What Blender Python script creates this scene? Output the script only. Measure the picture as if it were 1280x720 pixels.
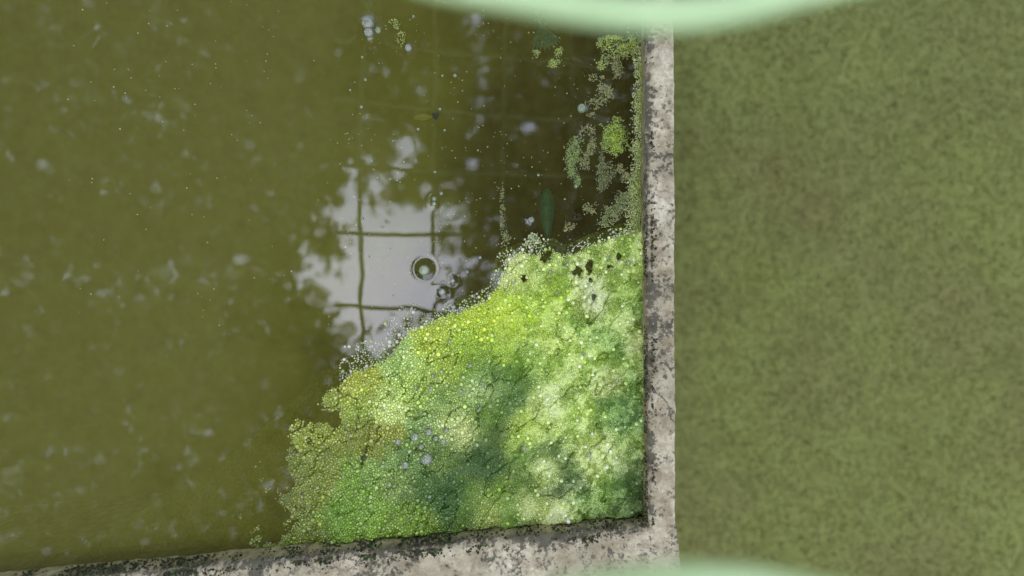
import bpy, math, random
import numpy as np
from mathutils import Vector, Matrix

for o in list(bpy.data.objects):
    bpy.data.objects.remove(o)
scene = bpy.context.scene
COL = scene.collection
random.seed(7)
RNG = np.random.default_rng(7)

# ------------------------------------------------------------------ camera
H = 0.41                 # camera height above the water (metres)
F = 565.0                # focal length in photograph pixels (1280 wide)
PX, PY = 670.0, 346.0    # photograph pixel straight below the camera
cam_d = bpy.data.cameras.new('camera')
cam = bpy.data.objects.new('camera', cam_d)
COL.objects.link(cam)
cam.location = (0, 0, H)
cam_d.sensor_width = 36.0
cam_d.lens = F / 1280 * 36.0
cam_d.shift_x = (640 - PX) / 1280
cam_d.shift_y = (PY - 360) / 1280
cam_d.clip_start = 0.005
cam_d.clip_end = 500
cam_d.dof.use_dof = True
cam_d.dof.focus_distance = H - 0.004
cam_d.dof.aperture_fstop = 2.1
scene.camera = cam

# ------------------------------------------------------------------ sky, sun, exposure
SUN_EL, SUN_AZ = math.radians(71), math.radians(262)   # azimuth clockwise from +Y
world = bpy.data.worlds.new('World')
scene.world = world
world.use_nodes = True
wn = world.node_tree
wn.nodes.clear()
sky = wn.nodes.new('ShaderNodeTexSky')
sky.sky_type = 'NISHITA'
sky.sun_disc = False
sky.sun_elevation = SUN_EL
sky.sun_rotation = SUN_AZ
sky.air_density = 1.0
sky.dust_density = 1.5
sky.ozone_density = 1.0
hs = wn.nodes.new('ShaderNodeHueSaturation')
hs.inputs['Saturation'].default_value = 0.6
# thin even cloud veil over the whole sky
veil = wn.nodes.new('ShaderNodeMix')
veil.data_type = 'RGBA'
veil.inputs[0].default_value = 0.62
veil.inputs[7].default_value = (4.0, 4.75, 7.7, 1)
bg = wn.nodes.new('ShaderNodeBackground')
bg.inputs['Strength'].default_value = 0.15
wo = wn.nodes.new('ShaderNodeOutputWorld')
wn.links.new(sky.outputs[0], hs.inputs['Color'])
wn.links.new(hs.outputs[0], veil.inputs[6])
wn.links.new(veil.outputs[2], bg.inputs['Color'])
wn.links.new(bg.outputs[0], wo.inputs['Surface'])
sun_d = bpy.data.lights.new('sun', 'SUN')
sun_d.energy = 0.5
sun_d.angle = math.radians(80)
sun_d.color = (0.95, 0.97, 1.0)
sun = bpy.data.objects.new('sun', sun_d)
COL.objects.link(sun)
sv = Vector((math.sin(SUN_AZ) * math.cos(SUN_EL), math.cos(SUN_AZ) * math.cos(SUN_EL), math.sin(SUN_EL)))
sun.rotation_euler = (-sv).to_track_quat('-Z', 'Y').to_euler()
sun.location = sv * 8
vs = scene.view_settings
vs.view_transform = 'Standard'
vs.look = 'None'
vs.gamma = 1
vs.use_curve_mapping = False
vs.exposure = 1.6
cy = scene.cycles
cy.use_denoising = True
cy.max_bounces = 8
cy.diffuse_bounces = 3
cy.glossy_bounces = 4
cy.transmission_bounces = 6
cy.transparent_max_bounces = 16
cy.caustics_reflective = False
cy.caustics_refractive = False

# ------------------------------------------------------------------ helpers
def P(x, y, z=0.0):
    """Place in metres of what the photograph shows at (x, y) when it lies at height z."""
    k = (H - z) / F
    return Vector(((x - PX) * k, (PY - y) * k, z))

S = H / F                # metres per photograph pixel at the water

def lin(r, g, b, k=1.0):
    f = lambda c: ((c / 255 + 0.055) / 1.055) ** 2.4 if c > 10 else c / 255 / 12.92
    return (f(r) * k, f(g) * k, f(b) * k)

def tag(o, label=None, cat=None, group=None, kind=None):
    if label: o['label'] = label
    if cat: o['category'] = cat
    if group: o['group'] = group
    if kind: o['kind'] = kind
    return o

def mesh_obj(name, verts, faces, m=None, parent=None, smooth=True, colors=None, attrs=None):
    me = bpy.data.meshes.new(name)
    verts = np.asarray(verts, dtype=np.float32)
    if isinstance(faces, np.ndarray):
        n, k = faces.shape
        me.vertices.add(len(verts))
        me.vertices.foreach_set('co', verts.ravel())
        me.loops.add(n * k)
        me.loops.foreach_set('vertex_index', faces.astype(np.int32).ravel())
        me.polygons.add(n)
        me.polygons.foreach_set('loop_start', np.arange(0, n * k, k, dtype=np.int32))
        me.polygons.foreach_set('loop_total', np.full(n, k, dtype=np.int32))
        me.update(calc_edges=True)
    else:
        me.from_pydata([tuple(v) for v in verts], [], faces)
    me.validate()
    if colors is not None:
        a = me.color_attributes.new('tone', 'FLOAT_COLOR', 'POINT')
        c = np.ones((len(verts), 4), np.float32)
        c[:, :3] = colors
        a.data.foreach_set('color', c.ravel())
    for k_, v_ in (attrs or {}).items():
        a = me.attributes.new(k_, 'FLOAT', 'POINT')
        a.data.foreach_set('value', np.asarray(v_, np.float32))
    if smooth:
        me.polygons.foreach_set('use_smooth', np.ones(len(me.polygons), bool))
    if m: me.materials.append(m)
    o = bpy.data.objects.new(name, me)
    COL.objects.link(o)
    if parent: o.parent = parent
    return o

def empty(name, loc=(0, 0, 0)):
    o = bpy.data.objects.new(name, None)
    o.empty_display_size = 0.02
    COL.objects.link(o)
    o.location = loc
    return o

def _hash(ix, iy, seed):
    h = (ix.astype(np.int64) * 374761393 + iy.astype(np.int64) * 668265263 + seed * 974634541) & 0xFFFFFFFF
    h = ((h ^ (h >> 13)) * 1274126177) & 0xFFFFFFFF
    h = h ^ (h >> 16)
    return (h & 0xFFFFFF) / float(0xFFFFFF)

def vnoise(x, y, seed=0):
    x = np.asarray(x, float); y = np.asarray(y, float)
    ix, iy = np.floor(x), np.floor(y)
    fx, fy = x - ix, y - iy
    fx = fx * fx * (3 - 2 * fx); fy = fy * fy * (3 - 2 * fy)
    ix = ix.astype(np.int64); iy = iy.astype(np.int64)
    a = _hash(ix, iy, seed); b = _hash(ix + 1, iy, seed)
    c = _hash(ix, iy + 1, seed); d = _hash(ix + 1, iy + 1, seed)
    return (a * (1 - fx) + b * fx) * (1 - fy) + (c * (1 - fx) + d * fx) * fy

def fbm(x, y, seed=0, octv=4):
    v = 0; amp = 0.5; tot = 0
    for i in range(octv):
        v = v + amp * vnoise(np.asarray(x) * 2 ** i + 17.3 * i, np.asarray(y) * 2 ** i - 9.1 * i, seed + i)
        tot += amp; amp *= 0.5
    return v / tot

def grid_faces(nx, ny):
    i = np.arange(nx - 1)[None, :] + np.arange(ny - 1)[:, None] * nx
    i = i.ravel()
    return np.stack([i, i + 1, i + 1 + nx, i + nx], 1)

def tube(path, radii, seg=8, cap=True):
    """Verts and faces of a tube along a list of points."""
    V, Fc = [], []
    n = len(path)
    up = Vector((0.13, 0.21, 0.97))
    for i, p in enumerate(path):
        t = (path[min(i + 1, n - 1)] - path[max(i - 1, 0)]).normalized()
        a = t.cross(up)
        if a.length < 1e-4: a = t.cross(Vector((1, 0, 0)))
        a.normalize(); b = t.cross(a)
        r = radii[i] if hasattr(radii, '__len__') else radii
        for k in range(seg):
            th = 2 * math.pi * k / seg
            V.append(p + a * (r * math.cos(th)) + b * (r * math.sin(th)))
    for i in range(n - 1):
        for k in range(seg):
            Fc.append((i * seg + k, i * seg + (k + 1) % seg, (i + 1) * seg + (k + 1) % seg, (i + 1) * seg + k))
    if cap:
        Fc.append(tuple(range(seg - 1, -1, -1)))
        Fc.append(tuple((n - 1) * seg + k for k in range(seg)))
    return V, Fc

def catmull(pts, per=8):
    out = []
    n = len(pts)
    for i in range(n - 1):
        p0, p1, p2, p3 = pts[max(i - 1, 0)], pts[i], pts[i + 1], pts[min(i + 2, n - 1)]
        for k in range(per):
            t = k / per
            out.append(0.5 * ((2 * p1) + (p2 - p0) * t + (2 * p0 - 5 * p1 + 4 * p2 - p3) * t * t + (3 * p1 - p0 - 3 * p2 + p3) * t ** 3))
    out.append(pts[-1])
    return out

# a dome template: upper part of a sphere
def dome_template(seg, angles):
    v = [(0, 0, 1)]
    for a in angles:
        for k in range(seg):
            th = 2 * math.pi * (k + 0.5 * (a > 1)) / seg
            v.append((math.sin(a) * math.cos(th), math.sin(a) * math.sin(th), math.cos(a)))
    f = []
    for k in range(seg):
        f.append((0, 1 + k, 1 + (k + 1) % seg))
    for j in range(len(angles) - 1):
        o0, o1 = 1 + j * seg, 1 + (j + 1) * seg
        for k in range(seg):
            k2 = (k + 1) % seg
            f.append((o0 + k, o1 + k, o1 + k2)); f.append((o0 + k, o1 + k2, o0 + k2))
    return np.array(v), np.array(f)

DOME_V, DOME_F = dome_template(7, (0.62, 1.2, 1.85))
GRAIN_V, GRAIN_F = dome_template(5, (0.9, 1.9))

def domes(centres, radii, cols, tv=DOME_V, tf=DOME_F, squash=None):
    """All domes as one array set; centres (n,3), radii (n,), cols (n,3)."""
    n, m = len(centres), len(tv)
    sc = np.ones((n, 3)) if squash is None else squash
    rot = RNG.random(n) * 6.28
    c, s = np.cos(rot)[:, None], np.sin(rot)[:, None]
    lx, ly, lz = tv[None, :, 0] * sc[:, :1], tv[None, :, 1] * sc[:, 1:2], tv[None, :, 2] * sc[:, 2:3]
    vx = c * lx - s * ly; vy = s * lx + c * ly; vz = lz + np.zeros_like(vx)
    V = np.stack([vx, vy, vz], 2) * radii[:, None, None] + centres[:, None, :]
    Fc = tf[None] + (np.arange(n) * m)[:, None, None]
    C = np.repeat(cols, m, axis=0)
    return V.reshape(-1, 3), Fc.reshape(-1, tf.shape[1]), C

def pack(n_try, area, radius_fn, keep_fn, overlap=0.9):
    """Dart throwing in photograph pixels: big bubbles first."""
    x0, y0, x1, y1 = area
    xs = RNG.uniform(x0, x1, n_try); ys = RNG.uniform(y0, y1, n_try)
    k = keep_fn(xs, ys)
    xs, ys = xs[k], ys[k]
    rs = radius_fn(xs, ys)
    o = np.argsort(-rs, kind='stable')
    xs, ys, rs = xs[o], ys[o], rs[o]
    cell = 3.0
    g = {}
    rmax = float(rs.max()) if len(rs) else 1
    out = []
    for x, y, r in zip(xs.tolist(), ys.tolist(), rs.tolist()):
        ci, cj = int(x // cell), int(y // cell)
        w = int((r + rmax) * overlap // cell) + 1 if r > 2.2 else 2
        ok = True
        for i in range(ci - w, ci + w + 1):
            for j in range(cj - w, cj + w + 1):
                for (a, b, q) in g.get((i, j), ()):
                    d = (r + q) * overlap
                    if (a - x) ** 2 + (b - y) ** 2 < d * d:
                        ok = False; break
                if not ok: break
            if not ok: break
        if ok:
            g.setdefault((ci, cj), []).append((x, y, r))
            out.append((x, y, r))
    return np.array(out)

# ------------------------------------------------------------------ materials
def mat(name):
    m = bpy.data.materials.new(name)
    m.use_nodes = True
    nt = m.node_tree
    nt.nodes.clear()
    out = nt.nodes.new('ShaderNodeOutputMaterial')
    return m, nt, out

def node(nt, typ, **kw):
    n = nt.nodes.new(typ)
    for k, v in kw.items():
        setattr(n, k, v)
    return n

def ramp(nt, stops, src=None):
    r = node(nt, 'ShaderNodeValToRGB')
    e = r.color_ramp.elements
    while len(e) < len(stops): e.new(0.5)
    for i, (p, c) in enumerate(stops):
        e[i].position = p
        e[i].color = (*c, 1) if len(c) == 3 else c
    if src: nt.links.new(src, r.inputs[0])
    return r

def noise(nt, scale, detail=4, rough=0.6, coord=None, vec=None):
    n = node(nt, 'ShaderNodeTexNoise')
    n.inputs['Scale'].default_value = scale
    n.inputs['Detail'].default_value = detail
    n.inputs['Roughness'].default_value = rough
    if coord: nt.links.new(coord, n.inputs['Vector'])
    return n

def mixrgb(nt, fac, a, b, blend='MIX'):
    n = node(nt, 'ShaderNodeMix', data_type='RGBA', blend_type=blend)
    for sock, v in ((n.inputs[0], fac), (n.inputs[6], a), (n.inputs[7], b)):
        if isinstance(v, bpy.types.NodeSocket): nt.links.new(v, sock)
        elif isinstance(v, tuple): sock.default_value = (*v, 1)
        else: sock.default_value = v
    return n.outputs[2]

def math_n(nt, op, a, b=None, clamp=False):
    n = node(nt, 'ShaderNodeMath', operation=op, use_clamp=clamp)
    for i, v in enumerate((a, b)):
        if v is None: continue
        if isinstance(v, bpy.types.NodeSocket): nt.links.new(v, n.inputs[i])
        else: n.inputs[i].default_value = v
    return n.outputs[0]

def bump(nt, height, strength, dist):
    b = node(nt, 'ShaderNodeBump')
    b.inputs['Strength'].default_value = strength
    b.inputs['Distance'].default_value = dist
    nt.links.new(height, b.inputs['Height'])
    return b.outputs[0]

def principled(nt, out, color, rough=0.6, spec=0.4, normal=None):
    p = node(nt, 'ShaderNodeBsdfPrincipled')
    if isinstance(color, bpy.types.NodeSocket): nt.links.new(color, p.inputs['Base Color'])
    else: p.inputs['Base Color'].default_value = (*color, 1)
    if isinstance(rough, bpy.types.NodeSocket): nt.links.new(rough, p.inputs['Roughness'])
    else: p.inputs['Roughness'].default_value = rough
    p.inputs['Specular IOR Level'].default_value = spec
    if normal: nt.links.new(normal, p.inputs['Normal'])
    if out: nt.links.new(p.outputs[0], out.inputs['Surface'])
    return p

def attr(nt, name):
    a = node(nt, 'ShaderNodeAttribute')
    a.attribute_name = name
    return a

def objco(nt):
    return node(nt, 'ShaderNodeTexCoord').outputs['Object']

# concrete, weathered
def make_concrete():
    m, nt, out = mat('weathered_concrete')
    co = objco(nt)
    n1 = noise(nt, 22, 6, 0.65, co)
    base = ramp(nt, [(0.25, (0.28, 0.20, 0.095)), (0.5, (0.48, 0.385, 0.205)), (0.75, (0.66, 0.555, 0.335))], n1.outputs[0]).outputs[0]
    n2 = noise(nt, 240, 4, 0.7, co)                      # grain
    base = mixrgb(nt, 0.38, base, ramp(nt, [(0.3, (0.14, 0.12, 0.09)), (0.62, (0.67, 0.57, 0.35))], n2.outputs[0]).outputs[0])
    # lichen and black mould flecks, thicker near the damp inner edge
    damp = attr(nt, 'damp').outputs['Fac']
    mp = node(nt, 'ShaderNodeMapping')
    mp.inputs['Scale'].default_value = (1.0, 1.0, 1.0)
    nt.links.new(co, mp.inputs['Vector'])
    n3 = noise(nt, 260, 6, 0.62, mp.outputs[0])
    n4 = noise(nt, 30, 6, 0.7, co)
    lift = math_n(nt, 'MULTIPLY', damp, 0.15)
    lift2 = math_n(nt, 'MULTIPLY', math_n(nt, 'SUBTRACT', n4.outputs[0], 0.5), 0.95)
    s = math_n(nt, 'ADD', math_n(nt, 'ADD', n3.outputs[0], lift), lift2)
    mask = ramp(nt, [(0.53, (0, 0, 0)), (0.64, (1, 1, 1))], s).outputs[0]
    n7 = noise(nt, 75, 5, 0.7, co)
    base = mixrgb(nt, ramp(nt, [(0.44, (0, 0, 0)), (0.64, (0.85,) * 3)], n7.outputs[0]).outputs[0], base, (0.23, 0.17, 0.085))
    n8 = noise(nt, 13, 3, 0.55, co)
    base = mixrgb(nt, ramp(nt, [(0.46, (0, 0, 0)), (0.68, (0.62,) * 3)], n8.outputs[0]).outputs[0], base, (0.25, 0.20, 0.10))
    base = mixrgb(nt, math_n(nt, 'MULTIPLY', damp, 0.35), base, (0.17, 0.135, 0.075))
    n5 = noise(nt, 90, 3, 0.6, co)
    dark = ramp(nt, [(0.3, (0.035, 0.03, 0.018)), (0.7, (0.10, 0.085, 0.045))], n5.outputs[0]).outputs[0]
    col = mixrgb(nt, math_n(nt, 'MULTIPLY', mask, 0.88), base, dark)
    wv = node(nt, 'ShaderNodeVectorMath', operation='ADD')
    sc_ = node(nt, 'ShaderNodeVectorMath', operation='SCALE'); sc_.inputs['Scale'].default_value = 0.03
    nt.links.new(n4.outputs['Color'], sc_.inputs[0]); nt.links.new(co, wv.inputs[0]); nt.links.new(sc_.outputs[0], wv.inputs[1])
    vo = node(nt, 'ShaderNodeTexVoronoi', feature='DISTANCE_TO_EDGE'); vo.inputs['Scale'].default_value = 11
    nt.links.new(wv.outputs[0], vo.inputs['Vector'])
    crack = math_n(nt, 'MULTIPLY', ramp(nt, [(0.004, (1, 1, 1)), (0.014, (0, 0, 0))], vo.outputs['Distance']).outputs[0], ramp(nt, [(0.45, (0, 0, 0)), (0.6, (0.8,) * 3)], n8.outputs[0]).outputs[0])
    col = mixrgb(nt, crack, col, (0.06, 0.05, 0.03))
    # slimy band on the wetted inner face
    slime = attr(nt, 'slime').outputs['Fac']
    n6 = noise(nt, 130, 5, 0.65, co)
    slimecol = ramp(nt, [(0.3, (0.07, 0.058, 0.018)), (0.55, (0.24, 0.20, 0.07)), (0.75, (0.36, 0.32, 0.13))], n6.outputs[0]).outputs[0]
    col = mixrgb(nt, math_n(nt, 'MULTIPLY', slime, 0.9), col, slimecol)
    hgt = math_n(nt, 'ADD', math_n(nt, 'MULTIPLY', n2.outputs[0], 0.6), n3.outputs[0])
    principled(nt, out, col, 0.85, 0.25, bump(nt, hgt, 0.55, 0.0012))
    return m

def make_water():
    m, nt, out = mat('murky_water')
    co = objco(nt)
    n1 = noise(nt, 7, 4, 0.55, co)
    sep = node(nt, 'ShaderNodeSeparateXYZ')
    nt.links.new(co, sep.inputs[0])
    # suspended green algae thins out towards the side wall, where the water is brown
    gx = math_n(nt, 'MULTIPLY_ADD', sep.outputs[0], -3.2)
    nt.nodes[-1].inputs[2].default_value = 0.12
    gx = math_n(nt, 'ADD', gx, math_n(nt, 'MULTIPLY', sep.outputs[1], 1.2))
    f = math_n(nt, 'ADD', gx, math_n(nt, 'MULTIPLY', math_n(nt, 'SUBTRACT', n1.outputs[0], 0.5), 1.1), clamp=True)
    body = ramp(nt, [(0.0, (0.040, 0.027, 0.006)), (0.35, (0.088, 0.070, 0.012)), (0.65, (0.205, 0.183, 0.024)), (1.0, (0.27, 0.242, 0.045))], f).outputs[0]
    n2 = noise(nt, 60, 5, 0.7, co)
    body = mixrgb(nt, 0.16, body, ramp(nt, [(0.35, (0.05, 0.042, 0.010)), (0.7, (0.30, 0.28, 0.08))], n2.outputs[0]).outputs[0])
    dif = node(nt, 'ShaderNodeBsdfDiffuse')
    nt.links.new(body, dif.inputs['Color'])
    tr = node(nt, 'ShaderNodeBsdfTransparent')
    tr.inputs[0].default_value = (0.80, 0.84, 0.62, 1)
    mx = node(nt, 'ShaderNodeMixShader')
    mx.inputs[0].default_value = 0.42
    nt.links.new(tr.outputs[0], mx.inputs[1]); nt.links.new(dif.outputs[0], mx.inputs[2])
    gl = node(nt, 'ShaderNodeBsdfGlossy')
    gl.inputs['Roughness'].default_value = 0.0
    fr = node(nt, 'ShaderNodeFresnel')
    fr.inputs['IOR'].default_value = 1.74
    mx2 = node(nt, 'ShaderNodeMixShader')
    nt.links.new(fr.outputs[0], mx2.inputs[0])
    nt.links.new(mx.outputs[0], mx2.inputs[1]); nt.links.new(gl.outputs[0], mx2.inputs[2])
    nt.links.new(mx2.outputs[0], out.inputs['Surface'])
    return m

def make_mat_algae():
    m, nt, out = mat('filament_algae')
    co = objco(nt)
    tone = attr(nt, 'tone').outputs['Color']
    n1 = noise(nt, 420, 5, 0.7, co)
    d = mixrgb(nt, 1.0, tone, ramp(nt, [(0.3, (0.30, 0.36, 0.22)), (0.55, (0.85, 0.85, 0.8)), (0.75, (1.3, 1.25, 1.25))], n1.outputs[0]).outputs[0], 'MULTIPLY')
    n2 = noise(nt, 900, 3, 0.6, co)
    h = math_n(nt, 'ADD', n1.outputs[0], math_n(nt, 'MULTIPLY', n2.outputs[0], 0.5))
    principled(nt, out, d, 0.45, 0.25, bump(nt, h, 0.9, 0.0012))
    return m

def make_bubble_foam():
    m, nt, out = mat('froth_bubble')
    tone = attr(nt, 'tone').outputs['Color']
    lw = node(nt, 'ShaderNodeLayerWeight')
    lw.inputs['Blend'].default_value = 0.35
    p = principled(nt, None, tone, 0.10, 0.7)
    p.inputs['IOR'].default_value = 1.45
    tr = node(nt, 'ShaderNodeBsdfTransparent')
    tr.inputs[0].default_value = (0.86, 0.92, 0.78, 1)
    mx = node(nt, 'ShaderNodeMixShader')
    # thin walls: clear in the middle, denser film towards the rim
    fac = ramp(nt, [(0.0, (0.93,) * 3), (0.5, (0.96,) * 3), (1.0, (0.95,) * 3)], lw.outputs['Facing']).outputs[0]
    nt.links.new(fac, mx.inputs[0])
    nt.links.new(tr.outputs[0], mx.inputs[1]); nt.links.new(p.outputs[0], mx.inputs[2])
    nt.links.new(mx.outputs[0], out.inputs['Surface'])
    return m

def make_clear_bubble(name, film, amount):
    """A gas bubble's thin wet film: clear, mirror-like towards the rim, faintly milky."""
    m, nt, out = mat(name)
    tr = node(nt, 'ShaderNodeBsdfTransparent')
    lw = node(nt, 'ShaderNodeLayerWeight'); lw.inputs['Blend'].default_value = 0.5
    tint = ramp(nt, [(0.0, (0.97, 0.98, 0.95)), (0.45, (0.85, 0.87, 0.8)), (0.8, (0.32, 0.34, 0.25)), (1.0, (0.2, 0.2, 0.14))], lw.outputs['Facing']).outputs[0]
    nt.links.new(tint, tr.inputs[0])
    df = node(nt, 'ShaderNodeBsdfDiffuse'); df.inputs[0].default_value = (*film, 1)
    m1 = node(nt, 'ShaderNodeMixShader'); m1.inputs[0].default_value = amount
    nt.links.new(tr.outputs[0], m1.inputs[1]); nt.links.new(df.outputs[0], m1.inputs[2])
    gl = node(nt, 'ShaderNodeBsdfGlossy'); gl.inputs['Roughness'].default_value = 0.06
    fr = node(nt, 'ShaderNodeFresnel'); fr.inputs['IOR'].default_value = 1.6
    m2 = node(nt, 'ShaderNodeMixShader')
    nt.links.new(fr.outputs[0], m2.inputs[0]); nt.links.new(m1.outputs[0], m2.inputs[1]); nt.links.new(gl.outputs[0], m2.inputs[2])
    nt.links.new(m2.outputs[0], out.inputs['Surface'])
    return m

def make_toned(name, rough, spec, nscale, bumpd=0.0006, lo=0.55, hi=1.25):
    m, nt, out = mat(name)
    co = objco(nt)
    tone = attr(nt, 'tone').outputs['Color']
    n1 = noise(nt, nscale, 4, 0.65, co)
    d = mixrgb(nt, 1.0, tone, ramp(nt, [(0.3, (lo,) * 3), (0.7, (hi,) * 3)], n1.outputs[0]).outputs[0], 'MULTIPLY')
    principled(nt, out, d, rough, spec, bump(nt, n1.outputs[0], 0.5, bumpd))
    return m

def make_wire_mat():
    m, nt, out = mat('mint_green_coated_wire')
    co = objco(nt)
    n1 = noise(nt, 60, 4, 0.6, co)
    c = ramp(nt, [(0.3, (0.37, 0.49, 0.19)), (0.7, (0.49, 0.60, 0.26))], n1.outputs[0]).outputs[0]
    principled(nt, out, c, 0.35, 0.5)
    return m

def make_ground_mat():
    m, nt, out = mat('mossy_ground')
    co = objco(nt)
    n1 = noise(nt, 2.6, 4, 0.5, co)
    n2 = noise(nt, 45, 6, 0.7, co)
    a = ramp(nt, [(0.3, (0.130, 0.112, 0.032)), (0.5, (0.136, 0.136, 0.032)), (0.7, (0.155, 0.162, 0.035))], n1.outputs[0]).outputs[0]
    b = ramp(nt, [(0.3, (0.06, 0.065, 0.018)), (0.7, (0.17, 0.19, 0.05))], n2.outputs[0]).outputs[0]
    c = mixrgb(nt, 0.2, a, b)
    principled(nt, out, c, 0.95, 0.1, bump(nt, n2.outputs[0], 0.5, 0.006))
    return m

def make_leaf_mat(name, c1, c2):
    m, nt, out = mat(name)
    info = node(nt, 'ShaderNodeNewGeometry')
    c = ramp(nt, [(0.0, c1), (1.0, c2)], info.outputs['Random Per Island']).outputs[0]
    dif = node(nt, 'ShaderNodeBsdfDiffuse'); tl = node(nt, 'ShaderNodeBsdfTranslucent')
    nt.links.new(c, dif.inputs[0]); nt.links.new(c, tl.inputs[0])
    mx = node(nt, 'ShaderNodeMixShader'); mx.inputs[0].default_value = 0.55
    nt.links.new(dif.outputs[0], mx.inputs[1]); nt.links.new(tl.outputs[0], mx.inputs[2])
    nt.links.new(mx.outputs[0], out.inputs['Surface'])
    return m

def make_simple(name, c1, c2, scale, rough=0.7, spec=0.3, bd=0.001):
    m, nt, out = mat(name)
    n1 = noise(nt, scale, 4, 0.6, objco(nt))
    c = ramp(nt, [(0.3, c1), (0.7, c2)], n1.outputs[0]).outputs[0]
    principled(nt, out, c, rough, spec, bump(nt, n1.outputs[0], 0.4, bd))
    return m

M = {
    'concrete': make_concrete(),
    'water': make_water(),
    'algae': make_mat_algae(),
    'froth': make_bubble_foam(),
    'clear': make_clear_bubble('clear_bubble', (0.84, 0.82, 0.52), 0.20),
    'pale': make_clear_bubble('pale_green_bubble', (0.60, 0.68, 0.30), 0.26),
    'grain': make_toned('algae_grain', 0.3, 0.6, 700),
    'moss': make_toned('dark_moss', 0.9, 0.15, 500),
    'wire': make_wire_mat(),
    'ground': make_ground_mat(),
    'leaf': make_leaf_mat('tree_leaf', (0.13, 0.18, 0.018), (0.36, 0.40, 0.05)),
    'bark': make_simple('bark', (0.06, 0.045, 0.03), (0.14, 0.11, 0.08), 30, 0.9, 0.1, 0.01),
    'silt': make_simple('tank_silt', (0.04, 0.034, 0.012), (0.13, 0.12, 0.03), 18, 0.9, 0.1, 0.004),
    'fish': make_simple('teal_fish_skin', (0.03, 0.34, 0.25), (0.12, 0.62, 0.45), 260, 0.35, 0.6, 0.0004),
    'fin': make_simple('teal_fin', (0.03, 0.28, 0.28), (0.14, 0.55, 0.55), 300, 0.4, 0.5, 0.0003),
    'eye': make_simple('fish_eye', (0.004, 0.004, 0.004), (0.01, 0.01, 0.01), 300, 0.1, 0.6, 0.0001),
    'grass': make_leaf_mat('ground_moss_blade', (0.14, 0.138, 0.036), (0.19, 0.188, 0.052)),
    'deadleaf': make_simple('sunken_leaf', (0.40, 0.40, 0.02), (0.60, 0.56, 0.04), 200, 0.6, 0.3, 0.0004),
    'debris': make_simple('dark_debris', (0.012, 0.012, 0.004), (0.035, 0.03, 0.01), 400, 0.7, 0.3, 0.0006),
}

# ------------------------------------------------------------------ ground outside the tank
GZ = -0.75
def nonuni(lo, hi, step, far, fac=1.6):
    a = list(np.arange(lo, hi, step)) + [hi]
    d = step
    left, right = [], []
    x = lo
    while x > -far:
        d *= fac; x -= d; left.append(x)
    d = step; x = hi
    while x < far:
        d *= fac; x += d; right.append(x)
    return np.array(left[::-1] + a + right)
gx = nonuni(0.08, 1.5, 0.008, 60); gy = nonuni(-0.95, 0.95, 0.008, 60)
X, Y = np.meshgrid(gx, gy)
Z = GZ + 0.045 * (fbm(X * 3, Y * 3, 3) - 0.5) + 0.018 * (fbm(X * 22, Y * 22, 8) - 0.5)
g_o = mesh_obj('ground', np.stack([X, Y, Z], 2).reshape(-1, 3), grid_faces(len(gx), len(gy)), M['ground'])
tag(g_o, 'olive mossy ground beside the concrete tank', 'ground', kind='structure')
# short moss shoots, far too many to count
n = 70000
bx = RNG.uniform(0.10, 1.5, n); by = RNG.uniform(-0.95, 0.95, n)
keep = RNG.random(n) < 0.8
bx, by = bx[keep], by[keep]; n = len(bx)
bz = GZ + 0.045 * (fbm(bx * 3, by * 3, 3) - 0.5) + 0.018 * (fbm(bx * 22, by * 22, 8) - 0.5)
ang = RNG.random(n) * 6.28; ln = RNG.uniform(0.006, 0.013, n); wd = RNG.uniform(0.001, 0.002, n)
tilt = RNG.uniform(1.35, 1.56, n)
dx, dy = np.cos(ang), np.sin(ang)
base = np.stack([bx, by, bz - 0.001], 1)
side = np.stack([-dy, dx, np.zeros(n)], 1) * wd[:, None]
fwd = np.stack([dx * np.sin(tilt), dy * np.sin(tilt), np.cos(tilt)], 1) * ln[:, None]
V = np.stack([base - side, base + side, base + fwd * 0.55 + side * 0.7 + [0, 0, 0.002], base + fwd, base + fwd * 0.55 - side * 0.7 + [0, 0, 0.002]], 1).reshape(-1, 3)
Fc = (np.array([[0, 1, 2], [0, 2, 4], [4, 2, 3]])[None] + (np.arange(n) * 5)[:, None, None]).reshape(-1, 3)
tag(mesh_obj('ground_moss', V, Fc, M['grass'], smooth=False), 'short olive moss shoots growing on the ground outside the tank', 'moss', kind='stuff')

# ------------------------------------------------------------------ concrete tank
RIM = 0.021
tank = tag(empty('concrete_tank', (0, 0, GZ)), 'thin walled weathered concrete tank holding the murky water', 'tank')

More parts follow.
